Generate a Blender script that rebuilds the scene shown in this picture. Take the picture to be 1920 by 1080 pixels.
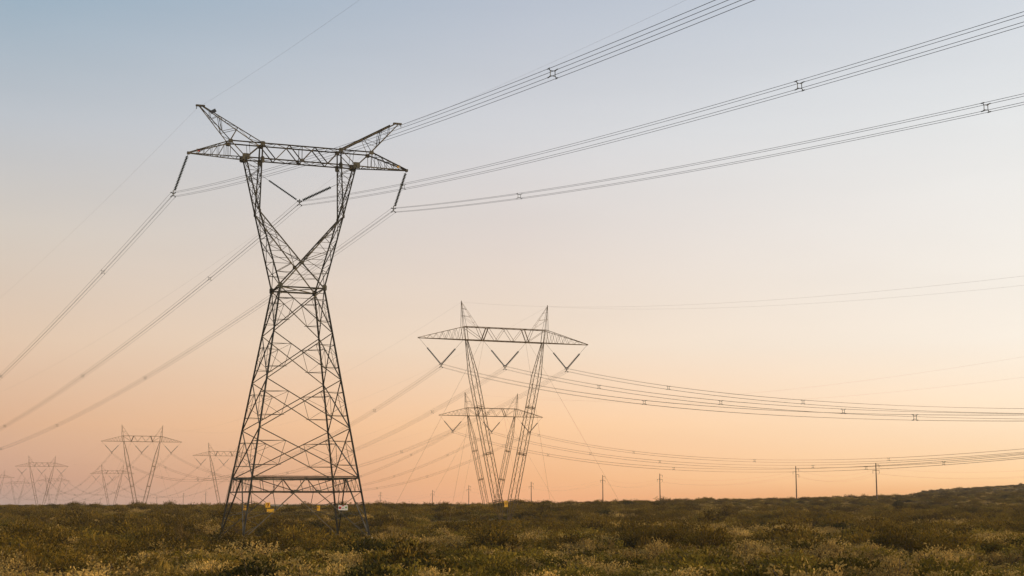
import bpy, bmesh, math, random
from mathutils import Vector, Matrix, noise
R = math.radians
random.seed(7)
S = bpy.context.scene
for o in list(bpy.data.objects): bpy.data.objects.remove(o)

# ------------------------------------------------------------------ camera
F = 2794.09                       # focal length in pixels of a 1920 px wide frame
CAMZ = 3.684
cd = bpy.data.cameras.new('camera'); cam = bpy.data.objects.new('camera', cd)
S.collection.objects.link(cam); S.camera = cam
cd.sensor_width = 36; cd.lens = 36 * F / 1920; cd.clip_start = .1; cd.clip_end = 20000
pitch, roll = .1432, -.0016
cam.matrix_world = Matrix.Translation((0, 0, CAMZ)) @ Matrix.Rotation(math.pi/2 + pitch, 4, 'X') @ Matrix.Rotation(roll, 4, 'Z')

# ------------------------------------------------------------------ sky, sun, exposure
SUN_AZ, SUN_EL = R(85), R(11)
def lin(c): return tuple((v/255/12.92 if v/255 <= .04045 else ((v/255+.055)/1.055)**2.4) for v in c)
W = bpy.data.worlds.new('World'); S.world = W; W.use_nodes = True
nt = W.node_tree; nt.nodes.clear(); N = nt.nodes.new; L = nt.links.new
tc = N('ShaderNodeTexCoord'); sep = N('ShaderNodeSeparateXYZ'); L(tc.outputs['Generated'], sep.inputs[0])
def mth(op, a, b=None):
    n = N('ShaderNodeMath'); n.operation = op
    for i, v in enumerate((a, b)):
        if v is None: continue
        if isinstance(v, (int, float)): n.inputs[i].default_value = v
        else: L(v, n.inputs[i])
    return n.outputs[0]
el = mth('MULTIPLY', mth('ARCSINE', sep.outputs['Z']), 180/math.pi)        # elevation in degrees
hx = mth('MULTIPLY', sep.outputs['X'], math.sin(SUN_AZ)); hy = mth('MULTIPLY', sep.outputs['Y'], math.cos(SUN_AZ))
hl = mth('SQRT', mth('ADD', mth('MULTIPLY', sep.outputs['X'], sep.outputs['X']), mth('ADD', mth('MULTIPLY', sep.outputs['Y'], sep.outputs['Y']), 1e-6)))
ca = mth('DIVIDE', mth('ADD', hx, hy), hl)                                  # cosine of the azimuth away from the sun
EL_MIN, EL_MAX = -2.0, 90.0
ELS = [-2, 0, .9, 2.9, 5.95, 10.05, 14.1, 19.1, 35, 90]
SKY = {  # sRGB colours at those elevations: opposite side, left of frame, middle, right of frame, sunset side
    'back':  [(150,130,120),(172,148,140),(182,155,142),(190,168,152),(192,178,168),(184,180,178),(176,180,186),(164,176,190),(142,160,182),(112,134,164)],
    'left': [(165, 144, 134), (182, 154, 142), (205.1, 157.1, 132.9), (228.4, 180.0, 143.0), (230.2, 202.0, 176.0), (213.1, 204.0, 193.9), (190.0, 196.0, 203.0), (149.5, 174.0, 193.0), (128, 156, 184), (108, 130, 160)],
    'mid': [(231.8, 164.2, 117.6), (249.2, 176.6, 126.4), (252.4, 185.6, 129.9), (264.3, 210.8, 159.2), (245.1, 222.1, 198.2), (227.0, 216.0, 209.0), (213.0, 214.0, 218.0), (185.0, 194.0, 207.9), (150, 172, 196), (108, 130, 160)],
    'right': [(226.6, 153.5, 83.9), (243.7, 165.0, 90.2), (273.4, 222.8, 162.1), (271.1, 240.9, 203.7), (256.1, 245.2, 230.3), (246.0, 242.0, 236.0), (231.0, 233.0, 234.0), (207.0, 214.0, 223.0), (165, 184, 206), (110, 132, 162)],
    'sun':   [(240,185,120),(255,208,145),(255,218,155),(255,238,200),(255,246,228),(252,246,238),(242,242,242),(222,228,234),(175,192,212),(112,134,163)]}
elf = mth('DIVIDE', mth('SUBTRACT', el, EL_MIN), EL_MAX - EL_MIN)
# spread the low elevations out over the ramp
def warp(e): return math.sqrt(max(0, (e - EL_MIN)/(EL_MAX - EL_MIN)))
elw = mth('SQRT', mth('MAXIMUM', elf, 0.0))
def ramp(cols):
    r = N('ShaderNodeValToRGB'); cr = r.color_ramp; cr.interpolation = 'B_SPLINE' if False else 'EASE' if False else 'LINEAR'
    for i, (e, c) in enumerate(zip(ELS, cols)):
        s = cr.elements[i] if i < 2 else cr.elements.new(warp(e))
        s.position = warp(e)
    for e, c in zip(ELS, cols):
        for s in cr.elements:
            if abs(s.position - warp(e)) < 1e-5: s.color = (*[v/1.4 for v in lin(c)], 1)
    L(elw, r.inputs[0]); return r.outputs[0]
CA = [-1.0, -.241, .087, .406, 1.0]
cols = [ramp(SKY[k]) for k in ('back', 'left', 'mid', 'right', 'sun')]
acc = cols[0]
for i in range(1, 5):
    mr = N('ShaderNodeMapRange'); mr.clamp = True; mr.interpolation_type = 'LINEAR'
    L(ca, mr.inputs[0]); mr.inputs[1].default_value = CA[i-1]; mr.inputs[2].default_value = CA[i]
    mx = N('ShaderNodeMix'); mx.data_type = 'RGBA'; L(mr.outputs[0], mx.inputs[0]); L(acc, mx.inputs[6]); L(cols[i], mx.inputs[7]); acc = mx.outputs[2]
nz = N('ShaderNodeTexNoise'); nz.inputs['Scale'].default_value = 5; nz.inputs['Detail'].default_value = 3     # very faint unevenness of the high thin cloud
mp = N('ShaderNodeMapping'); mp.inputs['Scale'].default_value = (1, 1, 6); L(tc.outputs['Generated'], mp.inputs[0]); L(mp.outputs[0], nz.inputs['Vector'])
mrn = N('ShaderNodeMapRange'); L(nz.outputs[0], mrn.inputs[0]); mrn.inputs[1].default_value = .3; mrn.inputs[2].default_value = .7; mrn.inputs[3].default_value = .985; mrn.inputs[4].default_value = 1.015
ml = N('ShaderNodeVectorMath'); ml.operation = 'SCALE'; L(acc, ml.inputs[0]); L(mrn.outputs[0], ml.inputs['Scale'])
bg = N('ShaderNodeBackground'); L(ml.outputs[0], bg.inputs[0]); bg.inputs[1].default_value = 1.4
wo = N('ShaderNodeOutputWorld'); L(bg.outputs[0], wo.inputs[0])
W.cycles.sampling_method = 'MANUAL'; W.cycles.sample_map_resolution = 512
sl = bpy.data.lights.new('sun', 'SUN'); sl.energy = 3.8; sl.angle = R(12); sl.color = (1, .72, .42)
sun = bpy.data.objects.new('sun', sl); S.collection.objects.link(sun)
sun.rotation_euler = Vector((math.sin(SUN_AZ)*math.cos(SUN_EL), math.cos(SUN_AZ)*math.cos(SUN_EL), math.sin(SUN_EL))).to_track_quat('Z', 'Y').to_euler()
vs = S.view_settings; vs.view_transform = 'Standard'; vs.look = 'None'; vs.exposure = 0; vs.gamma = 1
S.cycles.use_denoising = True; S.cycles.max_bounces = 4; S.cycles.transparent_max_bounces = 4
S.cycles.use_adaptive_sampling = False

# ------------------------------------------------------------------ materials
def mat(name, col, rough=.7, metal=0, var=0, scale=3, emit=None):
    m = bpy.data.materials.new(name); m.use_nodes = True
    t = m.node_tree; b = t.nodes['Principled BSDF']
    b.inputs['Roughness'].default_value = rough; b.inputs['Metallic'].default_value = metal
    if var:
        n = t.nodes.new('ShaderNodeTexNoise'); n.inputs['Scale'].default_value = scale; n.inputs['Detail'].default_value = 4
        c = t.nodes.new('ShaderNodeTexCoord'); t.links.new(c.outputs['Object'], n.inputs['Vector'])
        r = t.nodes.new('ShaderNodeValToRGB'); r.color_ramp.elements[0].position = .35; r.color_ramp.elements[1].position = .65
        r.color_ramp.elements[0].color = (*[v*(1-var) for v in col], 1); r.color_ramp.elements[1].color = (*[min(1, v*(1+var)) for v in col], 1)
        t.links.new(n.outputs[0], r.inputs[0]); t.links.new(r.outputs[0], b.inputs['Base Color'])
    else: b.inputs['Base Color'].default_value = (*col, 1)
    return m
def plantmat(name, c0, c1, trans=.25):
    m = bpy.data.materials.new(name); m.use_nodes = True; t = m.node_tree; t.nodes.clear()
    oi = t.nodes.new('ShaderNodeObjectInfo'); ge = t.nodes.new('ShaderNodeNewGeometry')
    nz_ = t.nodes.new('ShaderNodeTexNoise'); nz_.inputs['Scale'].default_value = .11; nz_.inputs['Detail'].default_value = 2
    t.links.new(ge.outputs['Position'], nz_.inputs['Vector'])
    acc = None
    for src_, w_, off in ((ge.outputs['Random Per Island'], .22, 0), (oi.outputs['Random'], .42, 0), (nz_.outputs[0], 1.5, -.57)):
        a = t.nodes.new('ShaderNodeMath'); a.operation = 'MULTIPLY_ADD'; a.inputs[1].default_value = w_; t.links.new(src_, a.inputs[0])
        if acc is None: a.inputs[2].default_value = off
        else:
            b_ = t.nodes.new('ShaderNodeMath'); b_.operation = 'ADD'; b_.inputs[1].default_value = off; t.links.new(acc, b_.inputs[0]); t.links.new(b_.outputs[0], a.inputs[2])
        acc = a.outputs[0]
    r = t.nodes.new('ShaderNodeValToRGB'); r.color_ramp.elements[0].color = (*c0, 1); r.color_ramp.elements[1].color = (*c1, 1)
    r.color_ramp.elements[0].position = .15; r.color_ramp.elements[1].position = .85
    t.links.new(acc, r.inputs[0])
    d = t.nodes.new('ShaderNodeBsdfDiffuse'); tr = t.nodes.new('ShaderNodeBsdfTranslucent'); mx = t.nodes.new('ShaderNodeMixShader'); mx.inputs[0].default_value = trans
    t.links.new(r.outputs[0], d.inputs[0]); t.links.new(r.outputs[0], tr.inputs[0]); t.links.new(d.outputs[0], mx.inputs[1]); t.links.new(tr.outputs[0], mx.inputs[2])
    o = t.nodes.new('ShaderNodeOutputMaterial'); t.links.new(mx.outputs[0], o.inputs[0]); return m
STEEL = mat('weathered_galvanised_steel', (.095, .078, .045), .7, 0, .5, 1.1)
STEEL_B = mat('sunlit_tint_weathered_steel', (.21, .135, .055), .75, 0, .35, 1.1)  # same steel for the V towers, golden sunlight mixed into its base colour
PLATE = mat('steel_plate', (.088, .078, .046), .7, 0, .3, 4)
WIRE = mat('aluminium_conductor', (.10, .10, .115), .55, .3)
WIRE_SKYTINT = mat('sky_tinted_conductor', (.24, .150, .065), .7)  # golden bleed of the bright sky painted into the wire colour
GLASSI = mat('dark_green_glass_insulator', (.02, .04, .032), .35)
FIT = mat('steel_fitting', (.06, .065, .05), .55, .3)
YEL = mat('yellow_enamel', (.80, .42, .01), .5, 0, .12, 6)
WHT = mat('white_enamel', (.78, .74, .66), .5, 0, .08, 6)
RED = mat('red_paint', (.50, .04, .03), .5)
DKR = mat('dark_red_paint', (.22, .03, .01), .5)
GRN = mat('green_paint', (.12, .30, .05), .5)
GRY = mat('grey_ink', (.35, .36, .33), .5)
WOOD = mat('weathered_pole', (.13, .085, .05), .85, 0, .3, 2)
PBASE = mat('whitewashed_pole_foot', (.62, .56, .46), .8, 0, .2, 3)
CONC = mat('concrete_footing', (.33, .31, .27), .9, 0, .2, 3)
BOX = mat('dark_box_paint', (.02, .024, .03), .5)

# ------------------------------------------------------------------ helpers
def link(o): S.collection.objects.link(o); return o
def tag(o, label=None, cat=None, group=None, kind=None):
    for k, v in (('label', label), ('category', cat), ('group', group), ('kind', kind)):
        if v: o[k] = v
    return o
def empty(name, loc, rz, label, cat, group=None):
    o = link(bpy.data.objects.new(name, None)); o.location = loc; o.rotation_euler = (0, 0, rz); o.empty_display_size = 1
    return tag(o, label, cat, group)
class MB:
    def __init__(s): s.v = []; s.f = []; s.m = []; s.cm = 0
    def ring(s, p, q, prof, a, b):
        n = len(prof); k = len(s.v)
        for P in (p, q):
            for x, y in prof: s.v.append(P + a*x + b*y)
        for i in range(n):
            j = (i+1) % n; s.f.append((k+i, k+j, k+n+j, k+n+i)); s.m.append(s.cm)
        s.f.append(tuple(k+i for i in reversed(range(n)))); s.f.append(tuple(k+n+i for i in range(n))); s.m += [s.cm]*2
    def frame(s, d):
        ref = Vector((0, 0, 1)) if abs(d.z) < .9 else Vector((0, 1, 0))
        a = d.cross(ref).normalized(); return a, d.cross(a).normalized()
    def bar(s, p, q, w, w2=None):                     # angle iron
        p, q = Vector(p), Vector(q); d = (q-p).normalized(); a, b = s.frame(d)
        w *= .8; k = len(s.v) % 4
        if k & 1: a = -a
        t = w*.16; c = w*.35
        prof = [(-c, -c), (w-c, -c), (w-c, t-c), (t-c, t-c), (t-c, w-c), (-c, w-c)]
        s.ring(p, q, prof, a, b)
    def rod(s, p, q, r, n=4, r2=None):
        p, q = Vector(p), Vector(q); d = (q-p).normalized(); a, b = s.frame(d)
        k = len(s.v); r2 = r if r2 is None else r2
        for P, rr in ((p, r), (q, r2)):
            for i in range(n):
                t = 2*math.pi*(i+.5)/n; s.v.append(P + a*math.cos(t)*rr + b*math.sin(t)*rr)
        for i in range(n):
            j = (i+1) % n; s.f.append((k+i, k+j, k+n+j, k+n+i)); s.m.append(s.cm)
        s.f.append(tuple(k+i for i in reversed(range(n)))); s.f.append(tuple(k+n+i for i in range(n))); s.m += [s.cm]*2
    def path(s, pts, r, n=4):
        k = len(s.v); m = len(pts)
        for i, P in enumerate(pts):
            d = (pts[min(i+1, m-1)] - pts[max(i-1, 0)]).normalized(); a, b = s.frame(d)
            for j in range(n):
                t = 2*math.pi*(j+.5)/n; s.v.append(P + a*math.cos(t)*r + b*math.sin(t)*r)
        for i in range(m-1):
            for j in range(n):
                jj = (j+1) % n; s.f.append((k+i*n+j, k+i*n+jj, k+(i+1)*n+jj, k+(i+1)*n+j)); s.m.append(s.cm)
    def box(s, c, sx, sy, sz, M=None):
        c = Vector(c); k = len(s.v)
        for z in (-1, 1):
            for x, y in ((-1, -1), (1, -1), (1, 1), (-1, 1)):
                v = Vector((x*sx/2, y*sy/2, z*sz/2)); s.v.append(c + (M @ v if M else v))
        for f in ((3,2,1,0), (4,5,6,7), (0,1,5,4), (1,2,6,5), (2,3,7,6), (3,0,4,7)): s.f.append(tuple(k+i for i in f)); s.m.append(s.cm)
    def poly(s, pts, y, t):                              # flat outline in the x-z plane, facing -y, thickness t
        k = len(s.v); n = len(pts)
        for yy in (y, y+t):
            for x, z in pts: s.v.append(Vector((x, yy, z)))
        s.f.append(tuple(k+i for i in range(n))); s.f.append(tuple(k+n+i for i in reversed(range(n)))); s.m += [s.cm]*2
        for i in range(n):
            j = (i+1) % n; s.f.append((k+j, k+i, k+n+i, k+n+j)); s.m.append(s.cm)
    def build(s, name, mats, parent=None, loc=None, smooth=False):
        me = bpy.data.meshes.new(name); me.from_pydata([tuple(v) for v in s.v], [], s.f)
        if not isinstance(mats, (list, tuple)): mats = [mats]
        for m in mats: me.materials.append(m)
        if len(mats) > 1: me.polygons.foreach_set('material_index', s.m)
        if smooth: me.polygons.foreach_set('use_smooth', [True]*len(me.polygons))
        me.update()
        o = link(bpy.data.objects.new(name, me)); o.parent = parent
        if loc is not None: o.location = loc
        return o
def kids(o): return [c for c in bpy.data.objects if c.parent == o]
def copy_tree(o, parent=None):
    c = o.copy(); link(c); c.parent = parent
    for ch in kids(o): copy_tree(ch, c)
    return c
def lerp(a, b, t): return Vector(a)*(1-t) + Vector(b)*t

# ------------------------------------------------------------------ terrain
def interp(x, tab):
    if x <= tab[0][0]: return tab[0][1]
    for (x0, y0), (x1, y1) in zip(tab, tab[1:]):
        if x <= x1: return y0 + (y1-y0)*(x-x0)/(x1-x0)
    return tab[-1][1]
def sst(t): t = max(0, min(1, t)); return t*t*(3-2*t)
CREST_Y = [(0, 943.5), (400, 944.5), (600, 946), (860, 946.5), (1000, 941.5), (1300, 937), (1500, 934), (1700, 929), (1760, 926), (1920, 924), (2300, 915)]
CREST_D = [(0, 400), (600, 340), (900, 320), (1000, 340), (1250, 440), (1500, 560), (1700, 620), (2000, 640)]
HILL_Y = [(1640, 935), (1700, 930), (1722, 922.5), (1745, 919.5), (1800, 916.5), (1850, 913), (1920, 908.5), (2100, 900), (2300, 896)]
def gz(x, y):
    D = math.hypot(x, y); 
    px = 960 + F*x/y if y > 1 else (2300 if x > 0 else -400)
    px = max(-400, min(2300, px)); yy = max(y, 1)
    Dc = interp(px, CREST_D); bush = .75
    zc = CAMZ + (943 - interp(px, CREST_Y))*Dc/F - bush
    t = (yy-165)/(Dc-165)
    z = zc*(.55*sst(t) + .45*max(0, min(1, t))**1.4)
    if y > Dc:
        fr = sst((px-1150)/300)
        far = -3.0*(1-fr) + zc*fr
        z = zc + (far-zc)*sst((y-Dc)/140)
    if px > 1640 and y > 640:
        zh = CAMZ + (943 - interp(px, HILL_Y))*900/F - 1.0
        z = max(z, z + (zh-z)*sst((y-640)/260)*sst((px-1640)/60))
    z += .22*noise.noise(Vector((x*.03, y*.03, 0)))*min(1, D/80) + .10*noise.noise(Vector((x*.13, y*.13, 4)))
    return z
def build_ground():
    rs = [0, 8, 16, 24, 32, 40, 48]
    while rs[-1] < 1100: rs.append(rs[-1]*1.018 + .4)
    while rs[-1] < 9000: rs.append(rs[-1]*1.12)
    angs = []; a = -180.0
    while a < 180:
        angs.append(a); a += .35 if -30 <= a < 30 else 3
    V = []; Fc = []
    for r in rs:
        for a in angs:
            x, y = r*math.sin(R(a)), r*math.cos(R(a)); V.append((x, y, gz(x, y) if y > 2 else gz(x, 2)*(1 if abs(x) < 100 else 1)))
    n = len(angs)
    for i in range(len(rs)-1):
        for j in range(n):
            k = (j+1) % n; Fc.append((i*n+j, i*n+k, (i+1)*n+k, (i+1)*n+j))
    me = bpy.data.meshes.new('ground'); me.from_pydata(V, [], Fc); me.polygons.foreach_set('use_smooth', [True]*len(Fc)); me.update()
    m = bpy.data.materials.new('steppe_soil'); m.use_nodes = True; t = m.node_tree; b = t.nodes['Principled BSDF']; b.inputs['Roughness'].default_value = 1
    b.inputs['Specular IOR Level'].default_value = .05
    c = t.nodes.new('ShaderNodeTexCoord')
    n1 = t.nodes.new('ShaderNodeTexNoise'); n1.inputs['Scale'].default_value = .12; n1.inputs['Detail'].default_value = 8
    n2 = t.nodes.new('ShaderNodeTexNoise'); n2.inputs['Scale'].default_value = 1.6; n2.inputs['Detail'].default_value = 6
    for q in (n1, n2): t.links.new(c.outputs['Object'], q.inputs['Vector'])
    r1 = t.nodes.new('ShaderNodeValToRGB'); e = r1.color_ramp.elements; e[0].position = .38; e[0].color = (.12, .08, .026, 1); e[1].position = .62; e[1].color = (.27, .19, .075, 1)
    r2 = t.nodes.new('ShaderNodeValToRGB'); e = r2.color_ramp.elements; e[0].position = .4; e[0].color = (.55, .55, .5, 1); e[1].position = .65; e[1].color = (1.3, 1.25, 1.1, 1)
    t.links.new(n1.outputs[0], r1.inputs[0]); t.links.new(n2.outputs[0], r2.inputs[0])
    mx = t.nodes.new('ShaderNodeMix'); mx.data_type = 'RGBA'; mx.blend_type = 'MULTIPLY'; mx.inputs[0].default_value = 1
    t.links.new(r1.outputs[0], mx.inputs[6]); t.links.new(r2.outputs[0], mx.inputs[7]); t.links.new(mx.outputs[2], b.inputs['Base Color'])
    bp = t.nodes.new('ShaderNodeBump'); bp.inputs['Strength'].default_value = .6; bp.inputs['Distance'].default_value = .3
    t.links.new(n2.outputs[0], bp.inputs['Height']); t.links.new(bp.outputs[0], b.inputs['Normal'])
    me.materials.append(m); o = link(bpy.data.objects.new('ground', me)); tag(o, 'gently rising scrub covered steppe ground', 'ground', kind='structure')
build_ground()
def ray(px, py):
    v = Vector(((px-960)/F, -(py-540)/F*1, -1)); v = cam.matrix_world.to_3x3() @ v; return v / v.y
def hit(px, py):
    d = ray(px, py); y = 40
    while y < 2500:
        if CAMZ + d.z*y <= gz(d.x*y, y): return Vector((d.x*y, y, gz(d.x*y, y)))
        y *= 1.004
    return None

# ------------------------------------------------------------------ the big self-supporting tower
TH_A = .3657
TA = Vector((-22.92, 157.9, 0))
b0, bw, dw, zw, z2, z1 = 6.515, 2.359, 2.2, 26.27, 6.25, 4.87
n1, n2, n3 = 11.37, 16.46, 21.46
uk, dk, zk, uo, do, zb, ui, uo2, zt, uh, zh, zc = 4.552, 1.278, 34.36, 6.057, .803, 40.19, 4.286, 7.731, 41.86, 10.893, 45.5, 28.98
WT = 12.0
def leg_uv(z):
    t = z/zw; return b0+(bw-b0)*t, b0+(dw-b0)*t
def C4(z, su, sv): a, b = leg_uv(z); return Vector((su*a, sv*b, z))
T = empty('lattice_tower', TA, TH_A, 'tallest dark steel lattice tower on four splayed legs, with yellow signs near its feet', 'power tower')
def build_main():
    for su in (-1, 1):
        for sv in (-1, 1):
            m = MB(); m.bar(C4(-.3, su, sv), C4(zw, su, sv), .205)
            lg = m.build('leg', STEEL, T)
            m = MB(); p = C4(0, su, sv); m.rod(p + Vector((0, 0, -.4)), p + Vector((0, 0, .25)), .38, 10, .3); m.build('footing', CONC, lg)
    faces = [(((-1, -1), (1, -1)), 'b'), (((-1, 1), (1, 1)), 'b'), (((-1, -1), (-1, 1)), 's'), (((1, -1), (1, 1)), 's')]
    # body bracing: one mesh per face
    for (s0, s1), kind in faces:
        m = MB()
        lv = [z2, n1, n2, n3, zw]
        for za, zb_ in zip(lv, lv[1:]):
            A, B, C, D = C4(za, *s0), C4(za, *s1), C4(zb_, *s0), C4(zb_, *s1)
            w = .125 if kind == 'b' else .115
            m.bar(A, D, w); m.bar(B, C, w)
            for P0, P1, Q0, Q1 in ((A, C, B, D), (B, D, A, C)):
                # leg P0->P1 ; diagonals P0->Q1 (rising) and P1->Q0 (falling)
                up = lerp(P1, Q0, .26); dn = lerp(P0, Q1, .26)
                lu = lerp(P1, P0, .26); ld = lerp(P0, P1, .26)
                m.bar(up, lu, .065); m.bar(dn, ld, .065); m.bar(up, dn, .065)
                m.bar(lerp(P0, P1, .5), dn, .045); m.bar(lerp(P0, P1, .5), up, .045)
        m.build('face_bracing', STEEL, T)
    # belt truss and leg braces, face by face
    for (s0, s1), kind in faces:
        m = MB()
        A2, B2, A1, B1, A0, B0 = C4(z2, *s0), C4(z2, *s1), C4(z1, *s0), C4(z1, *s1), C4(.15, *s0), C4(.15, *s1)
        m.bar(A2, B2, .2 if kind == 'b' else .15); m.bar(A2+Vector((0,0,.16)), B2+Vector((0,0,.16)), .12) if kind == 'b' else None
        m.bar(A1, B1, .14)
        mid2 = lerp(A2, B2, .5)
        if kind == 'b':
            l = lerp(A1, B1, .5 - 1.12/(B1-A1).length); r = lerp(A1, B1, .5 + 1.12/(B1-A1).length)
            m.bar(mid2, l, .12); m.bar(mid2, r, .12); m.bar(A2, l, .1); m.bar(B2, r, .1)
            for P0, K, P1 in ((A0, l, A1), (B0, r, B1)):
                m.bar(P0, K, .13)
                for t, lt in ((.3, .42), (.62, .78)):
                    m.bar(lerp(P0, K, t), lerp(P0, P1, lt), .07)
                    m.bar(lerp(P0, K, t), lerp(P0, P1, .12 if t < .5 else .42), .07)
                m.bar(lerp(P0, K, .62), lerp(P1, K, .5), .07); m.bar(P1, lerp(P0, K, .62), .06)
                m.bar(lerp(P1, K, .5), lerp(A2 if P0 is A0 else B2, K, .5), .06)
            for t in (.12, .22, .3, .7, .78, .88): m.bar(lerp(A1, B1, t), lerp(A2, B2, t + (.03 if int(t*100) % 2 else -.03)), .06)
        else:
            for P0, P1 in ((A0, A1), (B0, B1)):
                m.bar(P0, mid2, .15)
                for t in (.3, .6): m.bar(lerp(P0, mid2, t), lerp(P0, P1, t+.12), .07); m.bar(lerp(P0, mid2, t), lerp(P0, P1, t-.12), .07)
            for i in range(6):
                t = .07 + i*.15; m.bar(lerp(A1, B1, t), lerp(A2, B2, t+.07), .055); m.bar(lerp(A2, B2, t+.07), lerp(A1, B1, t+.15), .055)
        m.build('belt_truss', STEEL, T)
    # horizontal diaphragms
    for z, w in ((z2, .09), (z1, .07), (zw, .12)):
        m = MB(); c = [C4(z, -1, -1), C4(z, 1, -1), C4(z, 1, 1), C4(z, -1, 1)]
        if z == zw:
            for i in range(4): m.bar(c[i], c[(i+1) % 4], .17); m.bar(c[i]-Vector((0,0,.55)), c[(i+1) % 4]-Vector((0,0,.55)), .07) if i in (0, 2) else None
            m.bar(c[0], c[2], w); m.bar(c[1], c[3], w)
        else:
            mids = [lerp(c[i], c[(i+1) % 4], .5) for i in range(4)]
            for i in range(4): m.bar(mids[i], mids[(i+1) % 4], w)
            for i in range(4): m.bar(lerp(c[i], c[(i+1) % 4], .25), lerp(c[i], c[(i-1) % 4], .25), .07)
        m.build('diaphragm', STEEL, T)
    # inward bracing at the quarter heights of the body (hip braces joining the faces)
    for za, zb_ in ((z2, n1), (n1, n2), (n2, n3), (n3, zw)):
        for su in (-1, 1):
            for fr in (.26, .74):
                z = za + (zb_-za)*fr
                for sv in (-1, 1):
                    a, b = leg_uv(z); k = .48
                    m = MB(); m.bar((su*a*k, sv*b, z), (su*a, sv*b*k, z), .055); m.build('hip_brace', STEEL, T)
    # the two arms of the fork
    dcx = (dk+dw)/2
    for su in (-1, 1):
        m = MB()
        for sv in (-1, 1):
            wo_, wi = Vector((su*bw, sv*dw, zw)), Vector((-su*bw, sv*dw, zw))
            X = Vector((0, sv*dcx, zc)); K = Vector((su*uk, sv*dk, zk))
            BO, TI, BI = Vector((su*uo, sv*do, zb)), Vector((su*ui, sv*do, zt)), Vector((su*ui, sv*do, zb))
            m.bar(wo_, K, .17); m.bar(wi, X, .18); m.bar(X, K, .18)
            m.bar(K, BO, .16); m.bar(K, TI, .15)
            # web between outer leg and inner chord
            ts = [.18, .36, .52, .66, .79, .9]
            inner = lambda t: (lerp(wo_, X, t/.36) if False else (lerp(X, K, (t-.3)/.7) if t > .3 else lerp(wo_, X, t/.3)))
            prev = None
            zz = [27.9, 29.4, 30.7, 31.9, 32.9, 33.7]
            for i, z in enumerate(zz):
                O = lerp(wo_, K, (z-zw)/(zk-zw)); I = lerp(X, K, (z-zc)/(zk-zc)) if z > zc else lerp(X, Vector((su*bw, sv*dw, zw)), (zc-z)/(zc-zw))
                if i < 4: m.bar(O, I, .055)
                if prev: m.bar(prev[0] if i % 2 else prev[1], I if i % 2 else O, .07)
                prev = (O, I)
            m.bar(lerp(wo_, K, .2), wi*.5 + X*.5 + Vector((su*bw*.5, 0, 0)), .05)
            # web of the upper arm, front and back
            n = 6; prev = None
            for i in range(1, n+1):
                t = i/n; O = lerp(K, BO, t); I = lerp(K, BI, t)
                m.bar(O, I, .055)
                if prev: m.bar(prev[0] if i % 2 else prev[1], I if i % 2 else O, .07)
                prev = (O, I)
        # side webs between the front and back frames
        def web(P, Q, n, w=.06, X=True):
            for i in range(n):
                a0, a1 = lerp(*P, i/n), lerp(*P, (i+1)/n); c0, c1 = lerp(*Q, i/n), lerp(*Q, (i+1)/n)
                if X: m.bar(a0, c1, w); m.bar(c0, a1, w)
                else: m.bar(a0 if i % 2 else c0, c1 if i % 2 else a1, w)
                m.bar(a1, c1, w*.9)
        web((Vector((su*bw, -dw, zw)), Vector((su*uk, -dk, zk))), (Vector((su*bw, dw, zw)), Vector((su*uk, dk, zk))), 3, .08)
        web((Vector((0, -dcx, zc)), Vector((su*uk, -dk, zk))), (Vector((0, dcx, zc)), Vector((su*uk, dk, zk))), 3, .07)
        web((Vector((su*uk, -dk, zk)), Vector((su*uo, -do, zb))), (Vector((su*uk, dk, zk)), Vector((su*uo, do, zb))), 4, .06)
        web((Vector((su*uk, -dk, zk)), Vector((su*ui, -do, zb))), (Vector((su*uk, dk, zk)), Vector((su*ui, do, zb))), 5, .06)
        m.build('fork_arm', STEEL, T)
    # bridge between the arms
    m = MB()
    for sv in (-1, 1):
        P = lambda u, z: Vector((u, sv*do, z))
        m.bar(P(-uo2, zt), P(uo2, zt), .15); m.bar(P(-uo, zb), P(uo, zb), .15)
        seq = [(-ui, zt), (-2.86, zb), (-1.4, zt), (0, zb), (1.4, zt), (2.86, zb), (ui, zt)]
        for a, b in zip(seq, seq[1:]): m.bar(P(*a), P(*b), .12)
        m.bar(P(0, zb), P(0, zt), .08)
        for s in (-1, 1):
            m.bar(P(s*uo, zb), P(s*ui, zt), .12); m.bar(P(s*uo, zb), P(s*uo2, zt), .13); m.bar(P(s*ui, zb), P(s*ui, zt), .12)
            m.bar(P(s*5.6, zb+.1), P(s*5.75, zt), .05)
    us = [-6.06, -4.29, -2.86, -1.4, 0, 1.4, 2.86, 4.29, 6.06]
    for i, (a, b) in enumerate(zip(us, us[1:])):
        for z in (zb, zt):
            s = 1 if i % 2 else -1; m.bar((a, s*do, z), (b, -s*do, z), .06); m.bar((b, -do, z), (b, do, z), .07)
    m.bar((-uo2, -do, zt), (-uo2, do, zt), .09); m.bar((uo2, -do, zt), (uo2, do, zt), .09)
    m.build('crossarm_bridge', STEEL, T)
    # the pointed tips of the crossarm
    for su in (-1, 1):
        m = MB(); tip = Vector((su*WT, 0, zb+.1))
        for sv in (-1, 1):
            B0_, T0_, tp = Vector((su*uo, sv*do, zb)), Vector((su*uo2, sv*do, zt)), tip + Vector((0, sv*.09, 0))
            m.bar(B0_, tp, .13); m.bar(T0_, tp + Vector((0, 0, .06)), .15); m.bar(T0_, lerp(B0_, tp, .28), .08)
            prev = None
            for u in (8.15, 8.9, 9.6, 10.4, 11.1):
                bt = lerp(B0_, tp, (u-uo)/(WT-uo)); tt = lerp(T0_, tp, (u-uo2)/(WT-uo2))
                m.bar(bt, tt, .05)
                if prev: m.bar(prev, bt, .045)
                prev = tt
        n = 7
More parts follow.
